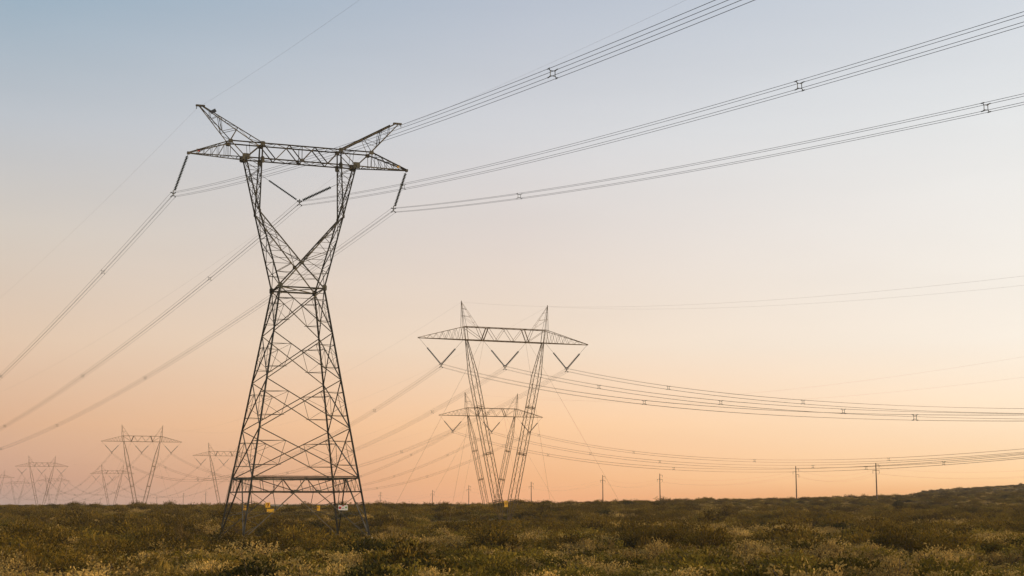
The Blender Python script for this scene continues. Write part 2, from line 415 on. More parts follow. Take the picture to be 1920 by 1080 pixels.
        for i in range(n):
            s = 1 if i % 2 else -1
            a = lerp(Vector((su*uo, s*do, zb)), tip, i/n); b = lerp(Vector((su*uo, -s*do, zb)), tip, (i+1)/n); c = lerp(Vector((su*uo, s*do, zb)), tip, (i+1)/n)
            m.bar(a, b, .06); m.bar(b, c, .07)
            if i < 5: m.bar(lerp(Vector((su*uo2, s*do, zt)), tip, i/n), lerp(Vector((su*uo2, -s*do, zt)), tip, (i+1)/n), .06)
        m.box(tip, .28, .3, .26)
        m.build('crossarm_tip', STEEL, T)
        m = MB(); c = Vector((su*11.0, -.22, zb+.42))
        m.box(c, .42, .02, .36); m.cm = 1; m.box(c + Vector((su*-.05, -.02, 0)), .2, .012, .24)
        pl = m.build('marker_plate', [WHT, RED if su < 0 else YEL], T); pl['label'] = 'small white plate with a coloured mark at the arm tip'
    # earth wire peaks
    for su in (-1, 1):
        m = MB()
        for sv in (-1, 1):
            O0, I0 = Vector((su*uo2, sv*do, zt)), Vector((su*ui, sv*do, zt)); O1, I1 = Vector((su*(uh+.12), sv*.1, zh)), Vector((su*(uh-.3), sv*.14, zh-.03))
            m.bar(O0, O1, .12); m.bar(I0, I1, .13)
            o = lambda t: lerp(O0, O1, t)
            i_ = lambda t: lerp(I0, I1, t)
            for a, b, w in ((o(0), i_(.42), .08), (o(.27), i_(.42), .06), (o(.27), i_(.75), .065), (o(.63), i_(.75), .055), (o(.27), i_(.7), .05), (o(.63), i_(.9), .05)): m.bar(a, b, w)
        k = [0, .2, .42, .62, .78, .92]
        for j, (a, b) in enumerate(zip(k, k[1:])):
            s = 1 if j % 2 else -1
            I = lambda t, s_: lerp(Vector((su*ui, s_*do, zt)), Vector((su*(uh-.3), s_*.14, zh-.03)), t)
            O = lambda t, s_: lerp(Vector((su*uo2, s_*do, zt)), Vector((su*(uh+.12), s_*.1, zh)), t)
            m.bar(I(a, s), I(b, -s), .06); m.bar(I(b, -s), I(b, s), .06); m.bar(O(a, s), O(b, -s), .055)
        m.box((su*uh, 0, zh+.03), .95, .3, .16); m.rod((su*(uh+.38), 0, zh), (su*(uh+.42), 0, zh-.35), .045)
        pk = m.build('earth_wire_peak', STEEL, T)
        if su < 0:
            d = (Vector((-(uh-.3), 0, zh)) - Vector((-ui, 0, zt))).normalized(); c = lerp(Vector((-ui, 0, zt)), Vector((-(uh-.3), 0, zh)), .84) + Vector((.02, -.28, .05))
            m = MB(); m.box(c, .58, .25, .34, Matrix.Rotation(math.atan2(-d.z, -d.x) , 3, 'Y')); m.build('equipment_box', BOX, pk)
        else:
            m = MB(); a, b = Vector((ui, -.5, zt+.1)), Vector((uh-.9, -.2, zh-.25)); m.bar(a, b, .2); m.build('stiffener', STEEL, pk)
    # gusset plates at the joints
    def gus(pts, w, h, mt=PLATE):
        w *= .82; h *= .85
        for p in pts: 
            m = MB(); sv = 1 if p[1] > 0 else -1
            x, y, z = p; c = .34
            P = [(x-w/2, z-h/2*(1-c)), (x-w/2*(1-c), z-h/2), (x+w/2*(1-c), z-h/2), (x+w/2, z-h/2*(1-c)), (x+w/2, z+h/2*(1-c)), (x+w/2*(1-c), z+h/2), (x-w/2*(1-c), z+h/2), (x-w/2, z+h/2*(1-c))]
            m.poly(P, y + sv*.05 - .01, .02)
            m.build('gusset_plate', mt, T)
    for sv in (-1, 1):
        gus([(s*uo, sv*do, zb+.05) for s in (-1, 1)], .95, .8)
        gus([(s*ui, sv*do, zt-.05) for s in (-1, 1)], .6, .55)
        gus([(s*uo2, sv*do, zt-.08) for s in (-1, 1)], .6, .5)
        gus([(s*ui, sv*do, zb-.15) for s in (-1, 1)], .5, .85)
        gus([(0, sv*do, zb+.1)], .6, .35)
        gus([(s*bw, sv*dw, zw+.05) for s in (-1, 1)], .6, .75)
        gus([(0, sv*dcx, zc)], .5, .5)
        gus([(s*1.12, sv*leg_uv(z1)[1], z1) for s in (-1, 1)], .5, .38)
        gus([(s*uk, sv*dk, zk) for s in (-1, 1)], .32, .5)
    # anti-climb wires and the signs hung on them
    m = MB()
    for z in (2.55, 2.75):
        c = [C4(z, -1, -1), C4(z, 1, -1), C4(z, 1, 1), C4(z, -1, 1)]
        for i in range(4): m.rod(c[i], c[(i+1) % 4], .012)
    m.build('anti_climb_wire', FIT, T)
    zs = 2.9
    def loc_at(px, py, sv):      # a point of the front or back face seen at a pixel
        best = None
        d = ray(px, py); 
        n = Vector((-math.sin(TH_A), math.cos(TH_A), 0)); o = TA + n*sv*leg_uv(3)[1]
        s = (o - Vector((0, 0, CAMZ))).dot(n)/d.dot(n); P = Vector((0, 0, CAMZ)) + d*s - TA
        u = P.x*math.cos(TH_A) + P.y*math.sin(TH_A); return Vector((u, sv*leg_uv(3)[1] - .03, P.z))
    def sign(px, py, sv, w, h, base, marks, lab):
        c = loc_at(px, py, sv); m = MB(); m.box(c, w, .02, h)
        for mi, pts in marks: m.cm = mi; m.poly([(c.x + x, c.z + z) for x, z in pts], c.y - .018, .006)
        m.cm = 0
        for s in (-1, 1): m.rod(c + Vector((s*w*.4, .02, h/2)), c + Vector((s*w*.4, .03, h/2+.15)), .012)
        o = m.build('warning_sign', base, T); o['label'] = lab
    seven = [(-.12, .16), (.13, .16), (.13, .08), (.03, -.16), (-.05, -.16), (.04, .08), (-.12, .08)]
    def circ(cx, cz, r, n=16): return [(cx + r*math.cos(2*math.pi*i/n), cz + r*math.sin(2*math.pi*i/n)) for i in range(n)]
    sign(502, 947, -1, .48, .5, [YEL, DKR], [(1, seven)], 'yellow plate with a dark numeral')
    sign(507, 957.5, -1, .74, .34, [YEL, DKR], [], 'plain yellow plate')
    sign(459, 952.5, 1, .32, .46, [YEL, DKR], [(1, [(-.06, .15), (.06, .15), (.02, .02), (-.08, .02)])], 'small yellow plate')
    sign(597, 953, -1, .32, .52, [YEL, DKR], [(1, [(-.1, .16), (.0, .16), (-.02, -.02), (-.12, -.02)])], 'small yellow plate')
    sign(643, 952, -1, .98, .5, [WHT, RED, GRN, GRY], [(1, circ(-.32, .0, .14)), (1, [(-.16, .15), (.16, .15), (.12, .24), (-.12, .24)]), (2, circ(.32, .03, .1)), (3, [(-.12, -.1), (.12, -.1), (.12, .0), (-.12, .0)])], 'white notice board with red and green marks')
build_main()

# ------------------------------------------------------------------ insulators and conductors
def discs(m, p, q, r=.18, step=.17):
    p, q = Vector(p), Vector(q); d = (q-p); Ln = d.length; d.normalize(); n = int(Ln/step)
    m.rod(p, q, .07, 5)
    for i in range(n):
        c = p + d*(Ln*(i+.5)/n); m.rod(c - d*.035, c + d*.03, r, 9, r*.45)
def yoke(m, c, rz, s=.225):
    # cross of arms carrying the four clamps; c = bundle centre
    Mz = Matrix.Rotation(rz, 3, 'Z')
    m.rod(c + Vector((0, 0, .5)), c + Vector((0, 0, -.02)), .05, 6)
    for sx in (-1, 1):
        for sz in (-1, 1):
            e = c + Mz @ Vector((sx*s, 0, 0)) + Vector((0, 0, sz*s)); k = c + Vector((0, 0, .06*sz))
            m.rod(k, lerp(k, e, .75) + Vector((0, 0, .05)), .04, 6); m.rod(lerp(k, e, .75) + Vector((0, 0, .05)), e, .035, 6)
            d = Mz @ Vector((0, .16, 0)); m.rod(e - d, e + d, .05, 6)
def spacer(m, c, d, s=.225):
    d = Vector((d.x, d.y, 0)).normalized(); h = Vector((d.y, -d.x, 0))
    q = [c + h*(a*s*.6) + Vector((0, 0, b*s*.6)) for a, b in ((-1, -1), (1, -1), (1, 1), (-1, 1))]
    for i in range(4): m.rod(q[i], q[(i+1) % 4], .021, 5)
    for k, (a, b) in zip(q, ((-1, -1), (1, -1), (1, 1), (-1, 1))):
        e = c + h*(a*s) + Vector((0, 0, b*s)); m.rod(k, e, .024, 5); m.rod(e - d*.12, e + d*.12, .031, 6)
RW = .0135
def bundle(name, o, ang, a, b, L_, spacers, label, cat, group, quad=True, step=6, rw=RW, z_off=0, s0=0):
    o = Vector(o); d = Vector((math.sin(ang), math.cos(ang), 0)); h = Vector((d.y, -d.x, 0))
    root = empty(name, o, 0, label, cat, group)
    f = lambda s: d*s + Vector((0, 0, a*s + b*s*s))
    n = max(6, int(L_/step))
    offs = [(-.225, -.225), (.225, -.225), (-.225, .225), (.225, .225)] if quad else [(0, 0)]
    for ox, oz in offs:
        m = MB(); m.path([f(L_*i/n) + h*ox + Vector((0, 0, oz)) for i in range(n+1)], rw, 5); m.build('conductor', WIRE if group == GA else WIRE_SKYTINT, root)
    for s in spacers:
        m = MB(); spacer(m, f(s), d); m.build('spacer', FIT, root)
    return root
def single(name, o, ang, a, b, L_, label, cat, group, rw=.0052, step=8):
    o = Vector(o); d = Vector((math.sin(ang), math.cos(ang), 0)); n = max(6, int(L_/step)); m = MB()
    m.path([d*(L_*i/n) + Vector((0, 0, a*L_*i/n + b*(L_*i/n)**2)) for i in range(n+1)], rw, 5)
    return tag(m.build(name, WIRE_SKYTINT, None, o), label, cat, group)
def A2W(u, v, z): return TA + Vector((u*math.cos(TH_A) - v*math.sin(TH_A), u*math.sin(TH_A) + v*math.cos(TH_A), z))
GI = 'insulator strings hung on the towers'
# main tower: two swung strings and one V
zA = 35.70
for u, lab in ((-12, 'long dark insulator string hanging from the left crossarm tip of the big tower'), (12, 'long dark insulator string hanging from the right crossarm tip of the big tower')):
    r = empty('insulator_string', A2W(u, 0, zb+.1), TH_A, lab, 'insulator', GI)
    e = Vector((-1.45, 0, -4.6)); m = MB(); m.rod((0, 0, -.1), lerp((0,0,0), e, .1), .035, 5); m.build('link_rod', FIT, r)
    m = MB(); discs(m, lerp((0,0,0), e, .08), lerp((0,0,0), e, .9)); m.build('disc_stack', GLASSI, r)
    m = MB(); yoke(m, e, 0); m.build('yoke', FIT, r)
r = empty('insulator_string', A2W(0, 0, zA), TH_A, 'V shaped pair of insulator strings in the window of the big tower', 'insulator', GI)
for s, t in ((-1, Vector((-4.4, 0, 38.6-zA))), (1, Vector((4.45, 0, 38.3-zA)))):
    top = Vector((s*.18, 0, .3)); m = MB(); m.rod(t, lerp(top, t, .76), .022, 5); m.build('link_rod', FIT, r)
    m = MB(); discs(m, lerp(top, t, .04), lerp(top, t, .76), .18 if s > 0 else .14); m.build('disc_stack', GLASSI, r)
m = MB(); m.rod((-.3, 0, .3), (.3, 0, .3), .05, 6); yoke(m, Vector((0, 0, 0)), 0); m.build('yoke', FIT, r)

GA, GE = 'four wire bundles strung on the big tower', 'thin earth wires above the conductors'
aL, aR = -.52578, 2.70416
o_ = {'L': A2W(-13.43, 0, zA), 'C': A2W(0, 0, zA), 'R': A2W(10.57, 0, zA), 'EL': A2W(-uh-.35, 0, zh-.3), 'ER': A2W(uh+.4, 0, zh-.3)}
for k, a, sp, lab in (('L', -.17632, (27, 83.8, 141), 'from the left crossarm tip down to the left edge, highest of three'),
                      ('C', -.15766, (29.2, 89.9, 147.3), 'from the V insulator down to the left edge, middle of three'),
                      ('R', -.1519, (34, 93, 151.8, 203.8), 'from the right crossarm tip down to the left edge, lowest of three')):
    bundle('conductor_bundle', o_[k], aL, a, 2.7e-4, 420, sp, 'four wire bundle ' + lab, 'power line', GA)
for k, a, sp, lab in (('L', -.15225, (30, 88.6), 'from the left crossarm tip up to the right, steepest of three'),
                      ('C', -.14708, (31.3, 90), 'from the V insulator up to the right, middle of three'),
                      ('R', -.15185, (32.4, 91.6), 'from the right crossarm tip to the right edge, flattest of three')):
    bundle('conductor_bundle', o_[k], aR, a, 3.7e-4, 260, sp, 'four wire bundle ' + lab, 'power line', GA, step=3)
for k, al, a, b, L_, lab in (('EL', aL, -.10768, 2.16e-4, 420, 'thin earth wire from the left horn of the big tower down to the left edge'),
                             ('ER', aL, -.12125, 2.16e-4, 420, 'thin earth wire from the right horn of the big tower down to the left'),
                             ('EL', aR, -.10148, 2.96e-4, 260, 'thin earth wire from the left horn of the big tower up to the top edge'),
                             ('ER', aR, -.08809, 2.96e-4, 260, 'thin earth wire from the right horn of the big tower up to the right')):
    single('earth_wire', o_[k], al, a, b, L_, lab, 'earth wire', GE)

# ------------------------------------------------------------------ guyed V towers
TH_B = .3951
GT = 'guyed V shaped lattice towers'
Wt, UM, UMT, UH = 14.0, 6.277, 6.73, 7.108
def guyed(H, loc, label, sc=1.0):
    root = empty('guyed_tower', loc, TH_B, label, 'power tower', GT); zt_, zh_ = H+1.98, H+5.72
    cw = .066*sc
    for su in (-1, 1):
        m = MB(); A = Vector((su*.55, 0, .3)); B = Vector((su*UM, 0, H)); ax = (B-A).normalized(); sd = Vector((ax.z, 0, -ax.x)); vv = Vector((0, 1, 0))
        Ln = (B-A).length; hw = .56
        def wid(s): return max(.1, min(hw, .1 + (hw-.1)*min(s/3.2, (Ln-s)/5.2 + .08)))
        st = [0, 3.2]; n = int((Ln-3.2-5.2)/1.15)
        st += [3.2 + (Ln-8.4)*i/n for i in range(1, n+1)] + [Ln-3.4, Ln-1.7, Ln]
        P = lambda s, a, b: A + ax*s + sd*(a*wid(s)) + vv*(b*wid(s))
        for a, b in ((-1, -1), (1, -1), (1, 1), (-1, 1)):
            for s0, s1 in ((0, 3.2), (3.2, Ln-5.2), (Ln-5.2, Ln)): m.bar(P(s0, a, b), P(s1, a, b), cw*1.45)
        for i, (s0, s1) in enumerate(zip(st, st[1:])):
            for (a0, b0_), (a1, b1_) in (((-1, -1), (1, -1)), ((1, -1), (1, 1)), ((1, 1), (-1, 1)), ((-1, 1), (-1, -1))):
                p, q = ((a0, b0_), (a1, b1_)) if i % 2 else ((a1, b1_), (a0, b0_)); m.bar(P(s0, *p), P(s1, *q), cw*.48)
        k = 3.2
        while k < Ln-4:
            for (a0, b0_), (a1, b1_) in (((-1, -1), (1, -1)), ((1, -1), (1, 1)), ((1, 1), (-1, 1)), ((-1, 1), (-1, -1))): m.bar(P(k, a0, b0_), P(k, a1, b1_), cw*1.6); m.bar(P(k+.22, a0, b0_), P(k+.22, a1, b1_), cw)
            k += 7.2
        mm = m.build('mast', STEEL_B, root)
        m = MB(); m.box((su*.55, 0, 0), .7, .9, .6); m.build('footing', CONC, mm)
    m = MB(); dp = .55; cb = cw*1.35
    for sv in (-1, 1):
        P = lambda u, z: Vector((u, sv*dp*(1 if abs(u) < 8 else max(.1, (Wt-abs(u))/(Wt-7)*1.0)), z))
        m.bar(P(-Wt, H), P(-UM, H), cb*1.25); m.bar(P(-UM, H), P(UM, H), cb*1.5); m.bar(P(UM, H), P(Wt, H), cb*1.25)
        m.bar(P(-UMT, zt_), P(UMT, zt_), cb*1.35)
        for s in (-1, 1): m.bar(P(s*UMT, zt_), P(s*Wt, H+.06), cb)
        seq = [(-UMT, zt_), (-3.65, H), (-2.9, zt_), (-1.5, H), (-.1, zt_), (1.3, H), (2.9, zt_), (3.65, H), (UMT, zt_)]
        for a, b in zip(seq, seq[1:]): m.bar(P(*a), P(*b), cw*(1.5 if abs(a[0]) + abs(b[0]) < 6.7 and 3.65 in (abs(a[0]), abs(b[0])) else .9))
        for s in (-1, 1):
            m.bar(P(s*3.0, zt_), P(s*3.75, H), cw*1.4)
            tz = lambda u: zt_ + (H-zt_)*(u-UMT)/(Wt-UMT)
            pr = None
            for u in (7.6, 8.6, 9.6, 10.6, 11.6, 12.6):
                m.bar(P(s*u, H), P(s*(u-.5), tz(max(u-.5, UMT))), cw*.6); m.bar(P(s*u, H), P(s*(u+.5), tz(u+.5)), cw*.6)
            m.bar(P(s*UMT, zt_), P(s*7.1, H), cw*.5)
    us = [-14+i*1.0 for i in range(29)]
    for i, (a, b) in enumerate(zip(us, us[1:])):
        da = dp*(1 if abs(a) < 8 else max(.1, (Wt-abs(a))/(Wt-7))); db = dp*(1 if abs(b) < 8 else max(.1, (Wt-abs(b))/(Wt-7))); s = 1 if i % 2 else -1
        m.bar((a, s*da, H), (b, -s*db, H), cw*.6)
        if abs(a) < UMT and abs(b) < UMT: m.bar((a, s*da, zt_), (b, -s*db, zt_), cw*.55)
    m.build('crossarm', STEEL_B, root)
    for su in (-1, 1):
        m = MB(); tip = Vector((su*UH, 0, zh_))
        for sv in (-1, 1):
            O, O2, I, M_ = Vector((su*(UMT+.28), sv*.45, zt_)), Vector((su*(UM-.1), sv*.5, H)), Vector((su*4.55, sv*.5, zt_)), Vector((su*(UMT-.3), sv*.45, zt_))
            tp = tip + Vector((0, sv*.06, 0)); m.bar(O, tp, cw); m.bar(O2, M_, cw*1.4); m.bar(O, Vector((su*(UM+.4), sv*.5, H)), cw*1.4); m.bar(M_, tp, cw*.7); m.bar(I, tp, cw*.7); m.bar(Vector((su*3.65, sv*.5, H)), I, cw)
            for t in (.45, .75): m.bar(lerp(O, tp, t), lerp(I, tp, t-.05), cw*.6)
            m.bar(lerp(O, tp, .45), I, cw*.4)
        for t in (.2, .47, .7): m.bar(lerp(Vector((su*4.55, -.5, zt_)), tip, t), lerp(Vector((su*4.55, .5, zt_)), tip, t), cw*.8)
        m.rod(tip, tip + Vector((0, 0, .18)), .06, 6)
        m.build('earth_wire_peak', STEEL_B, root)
    for su in (-1, 1):
        for sv in (-1, 1):
            m = MB(); m.rod((su*3.65, sv*.5, H), (su*14.2, sv*14, .1), .013*sc, 5); g = m.build('guy_wire', WIRE_SKYTINT, root)
    m = MB(); m.box((0, -.4, 3.1), .55, .02, .95); m.rod((-1.0, -.38, 3.3), (1.0, -.38, 3.3), .02); m.cm = 1; m.poly([(-.1, 3.3), (.1, 3.3), (.02, 3.08), (.08, 3.05), (-.06, 2.8), (-.02, 3.0), (-.12, 3.02)], -.418, .006)
    m.build('warning_sign', [YEL, DKR], root)
    return root
T2 = Vector((-1.085, 225.8, .45)); H2 = 28.02-.45
towers = {}
G2 = guyed(H2, T2, 'V shaped guyed tower at the centre, the nearer and larger of the two overlapping ones'); towers['T2'] = (T2, H2)
HF = 26.2
spots = [('T3', (-5.18, 373.4), 25.12, 'guyed V tower seen between and behind the masts of the larger central one'),
         ('T4', (-130.76, 528.6), 25.29, 'guyed V tower standing alone left of the big tower, tallest on the left'),
         ('T5', (-129.9, 675.2), 24.84, 'guyed V tower half hidden by the left legs of the big tower'),
         ('T6', (-258.4, 824.1), 23.94, 'hazy guyed V tower near the left edge, second tallest on the left'),
         ('T7', (-261.8, 982.8), 23.1, 'small guyed V tower just left of the tall lone one'),
         ('T8', (-386, 1120), 22.9, 'guyed V tower cut by the left edge, only its right horn showing'),
         ('T9', (-394, 1290), 22.9, 'tiny guyed V tower overlapping the right mast of the second tallest left one'),
         ('T11', (-526, 1598), 25.0, 'farthest and smallest guyed V tower by the left edge')]
proto = None
for k, (x, y), zc_, lab in spots:
    loc = Vector((x, y, zc_-HF))
    if proto is None: proto = r = guyed(HF, loc, lab, 1.1)
    else: r = copy_tree(proto); r.location = loc; r['label'] = lab
    towers[k] = (loc, HF)
def B2W(t, u, v, z): p, H = towers[t]; return p + Vector((u*math.cos(TH_B) - v*math.sin(TH_B), u*math.sin(TH_B) + v*math.cos(TH_B), z))
def vstring(t, u, label, proto=[None]):
    loc = B2W(t, u, 0, towers[t][1]-4.0)
    if proto[0] is None:
        r = empty('insulator_string', loc, TH_B, label, 'insulator', GI)
        for s in (-1, 1):
            t_, tp = Vector((s*3.55, 0, 4.0)), Vector((s*.12, 0, .25)); m = MB(); m.rod(lerp(tp, t_, .62), t_, .02, 5); m.build('link_rod', FIT, r)
            m = MB(); discs(m, tp, lerp(tp, t_, .62), .17, .2); m.build('disc_stack', GLASSI, r)
        m = MB(); yoke(m, Vector((0, 0, -.1)), 0); m.build('yoke', FIT, r); proto[0] = r
    else: r = copy_tree(proto[0]); r.location = loc; r['label'] = label
where = {'T2': 'of the larger central V tower', 'T3': 'of the smaller V tower behind the central one', 'T4': 'of the lone V tower left of the big tower', 'T5': 'of the V tower half hidden by the big tower legs', 'T6': 'of the second tallest V tower on the left',
         'T7': 'of the small V tower beside the lone one', 'T9': 'of the tiny tower overlapping a left one', 'T11': 'of the farthest tower by the left edge'}
for t in where:
    for u, nm in ((-10.3, 'left'), (0, 'middle'), (10.3, 'right')): vstring(t, u, nm + ' V insulator string ' + where[t])
# spans
GB = 'four wire bundles strung on the V towers'
span_to = {('T2', 'T4'): 'from the nearer central V tower to the lone left one', ('T4', 'T6'): 'from the lone left V tower to the next farther left', ('T6', 'T8'): 'from the second tallest left tower to the left edge',
           ('T3', 'T5'): 'from the rear central V tower to behind the big legs', ('T5', 'T7'): 'from behind the big legs to the small V tower', ('T7', 'T9'): 'from the small left V tower to the tiny one', ('T9', 'T11'): 'joining the two farthest towers on the left'}
for (ta, tb), lab in span_to.items():
    near = ta in ('T2', 'T3', 'T4', 'T5')
    for u, nm in ((-10.3, 'left'), (0, 'middle'), (10.3, 'right')):
        A, B = B2W(ta, u, 0, towers[ta][1]-4.1), B2W(tb, u, 0, towers[tb][1]-4.1); d = B-A; Lh = math.hypot(d.x, d.y); sag = 13
        b = 4*sag/Lh**2; a = d.z/Lh - b*Lh
        bundle('conductor_bundle', A, math.atan2(d.x, d.y), a, b, Lh, (32, 78, 128, 178, 230, 282) if near else (), '%s four wire bundle %s' % (nm, lab), 'power line', GB, quad=True, step=12)
    for u, nm in ((-UH, 'left'), (UH, 'right')):
        A, B = B2W(ta, u, 0, towers[ta][1]+5.7), B2W(tb, u, 0, towers[tb][1]+5.7); d = B-A; Lh = math.hypot(d.x, d.y); b = 4*9/Lh**2
        single('earth_wire', A, math.atan2(d.x, d.y), d.z/Lh - b*Lh, b, Lh, '%s thin earth wire %s' % (nm, lab), 'earth wire', GE)
for t, al, b, rows, L_, lab in (('T2', 2.7314, 5.6e-4, (('left', -10.3, -.1848, (63, 109)), ('middle', 0, -.1819, (31.5, 62, 85)), ('right', 10.3, -.1762, (31.7, 63))), 300, 'from the larger central V tower to the right edge'),
                           ('T3', 2.7633, 4.6e-4, (('left', -10.3, -.15305, (60, 116, 173, 190)), ('middle', 0, -.148, (59, 91, 144)), ('right', 10.3, -.1403, (6, 59, 109, 150))), 335, 'from the rear central V tower to the right edge')):
    for nm, u, a, sp in rows: bundle('conductor_bundle', B2W(t, u, 0, towers[t][1]-4.0), al, a, b, L_, sp, '%s four wire bundle sagging %s' % (nm, lab), 'power line', GB, step=5)
    for nm, u, a in (('left', -UH, -.1568 if t == 'T2' else -.1164), ('right', UH, -.1455 if t == 'T2' else -.1192)):
        single('earth_wire', B2W(t, u, 0, towers[t][1]+5.7), al, a, b*.75, L_, '%s thin earth wire %s' % (nm, lab), 'earth wire', GE)

# ------------------------------------------------------------------ far wooden poles
GP = 'distribution poles along the horizon'
TP = math.atan2(560, -209) - math.pi/2
def pole(loc, h, three, label, cache={}):
    key = (round(h), three)
    if key in cache: r = copy_tree(cache[key]); r.location = loc; r['label'] = label; return r
    r = empty('utility_pole', loc, TP, label, 'utility pole', GP)
    m = MB(); m.rod((0, 0, -.5), (0, 0, h), .24, 8, .15); m.build('pole', WOOD, r)
    m = MB(); m.rod((0, 0, -.4), (0, 0, 1.4), .23, 8, .22); m.build('painted_foot', PBASE, r)
    arms = [(h-1.0, 1), (h-2.0, -1), (h-3.0, 1)] if three else [(h-.6, 1), (h-2.4, 1), (h-2.4, -1)]
    for z, s in arms:
        m = MB(); m.box((s*.62, 0, z), 1.25, .12, .13); m.build('crossarm', WOOD, r)
        m = MB(); m.rod((s*1.18, 0, z-.05), (s*1.18, 0, z-.95), .06, 6); m.build('insulator', GLASSI, r)
    cache[key] = r; return r
plist = [(1642, 868, 480, 0, 'rightmost and tallest slim pole on the horizon, white at its foot'), (1492, 874, 530, 1, 'second slim pole from the right, with three staggered arms'),
         (1237, 888, 620, 0, 'third slim pole from the right, left of the three armed one'), (1130, 891, 680, 0, 'fourth slim pole from the right, just right of the central tower guys'),
         (996, 903.5, 770, 0, 'slim pole standing just right of the central V tower masts'), (879, 910, 850, 0, 'slim pole just left of the central V tower masts'),
         (811, 919, 930, 0, 'slim pole midway between the big tower and the central V tower'), (713, 922.5, 1060, 0, 'slim pole just right of the big tower foot'),
         (386, 921, 1300, 0, 'tiny pole just left of the big tower feet'), (344, 924, 1400, 0, 'tiny pole between the lone V tower and the big tower'),
         (294, 931, 1750, 0, 'faint tiny pole right of the lone V tower foot'), (188, 933, 2000, 0, 'faint tiny pole between two small V towers, rightmost of three close ones'),
         (160, 933.5, 2100, 0, 'faint tiny pole, middle of three close ones on the left'), (136, 934, 2200, 0, 'faint tiny pole, leftmost of three close ones on the left')]
ppos = []
for px, py, D, three, lab in plist:
    d = ray(px, py); top = Vector((d.x*D, D, CAMZ + d.z*D)); gzz = gz(top.x, top.y); h = 12.4 if top.z-gzz > 11 else max(8.5, top.z-gzz)
    pole(Vector((top.x, top.y, top.z-12.4)), 12.4, three, lab); ppos.append(top)
for i, (u, dz, nm) in enumerate(((1.18, -1.6, 'highest'), (-1.18, -3.3, 'middle'), (1.18, -3.5, 'lowest'))):
    m = MB(); cu = Vector((math.cos(TP), math.sin(TP), 0))*u + Vector((0, 0, dz)); pts = []
    chain = [ppos[0] + (ppos[0]-ppos[1])*2.2] + ppos[:10]
    for a, b in zip(chain, chain[1:]):
        for k in range(10): t = k/10; pts.append(lerp(a, b, t) + cu + Vector((0, 0, -4*2.2*t*(1-t))))
    pts.append(chain[-1] + cu); base = pts[0].copy(); m.path([p-base for p in pts], .011, 4)
    tag(m.build('pole_line_cable', WIRE, None, base), '%s thin cable strung along the slim poles on the horizon' % nm, 'cable', 'cables of the pole line')

# ------------------------------------------------------------------ steppe scrub
LEAF = [plantmat('jarilla_leaf', (.060, .039, .006), (.26, .165, .025)), plantmat('green_leaf', (.07, .052, .008), (.29, .205, .03)),
        plantmat('pale_twig', (.15, .095, .026), (.68, .45, .13), .3), plantmat('gold_tuft', (.16, .10, .02), (.38, .25, .05), .35),
        plantmat('dark_leaf', (.030, .027, .007), (.085, .070, .016), .1)]
TWIG = mat('brown_twig', (.06, .042, .022), .9)
def bush_mesh(name, leaf, n_st, n_lf, H, Rr, lw, ll, seed, up=.5, low=0.0):
    rnd = random.Random(seed); m = MB()
    for i in range(n_st):
        az = rnd.uniform(0, 2*math.pi); k = math.sqrt(rnd.random()); lean = k*Rr
        top = Vector((math.cos(az)*lean, math.sin(az)*lean, H*(1 - .45*k*k)*rnd.uniform(.65, 1.08))); base = Vector((math.cos(az)*.12*k, math.sin(az)*.12*k, 0))
        mid = lerp(base, top, .5) + Vector((math.cos(az), math.sin(az), 0))*.12*Rr
        m.cm = 1; m.rod(base, mid, .012, 3); m.rod(mid, top, .008, 3); m.cm = 0
        for j in range(n_lf):
            t = rnd.uniform(low, 1.05); p = lerp(base, mid, t*2) if t < .5 else lerp(mid, top, t*2-1)
            p = p + Vector((rnd.gauss(0, .09), rnd.gauss(0, .09), rnd.gauss(0, .06)))*(Rr+.2)
            d = Vector((rnd.gauss(0, 1), rnd.gauss(0, 1), rnd.gauss(0, 1)+up*2)).normalized(); s = d.cross(Vector((rnd.gauss(0, 1), rnd.gauss(0, 1), rnd.gauss(0, 1)))).normalized()
            w = lw*rnd.uniform(.6, 1.3); l = ll*rnd.uniform(.6, 1.4); q = len(m.v)
            m.v += [p - s*w*.3, p + s*w*.3, p + d*l*.6 + s*w*.5, p + d*l, p + d*l*.6 - s*w*.5]; m.f.append((q, q+1, q+2, q+3, q+4)); m.m.append(0)
    me = bpy.data.meshes.new(name); me.from_pydata([tuple(v) for v in m.v], [], m.f); me.materials.append(leaf); me.materials.append(TWIG); me.polygons.foreach_set('material_index', m.m); me.update(); return me
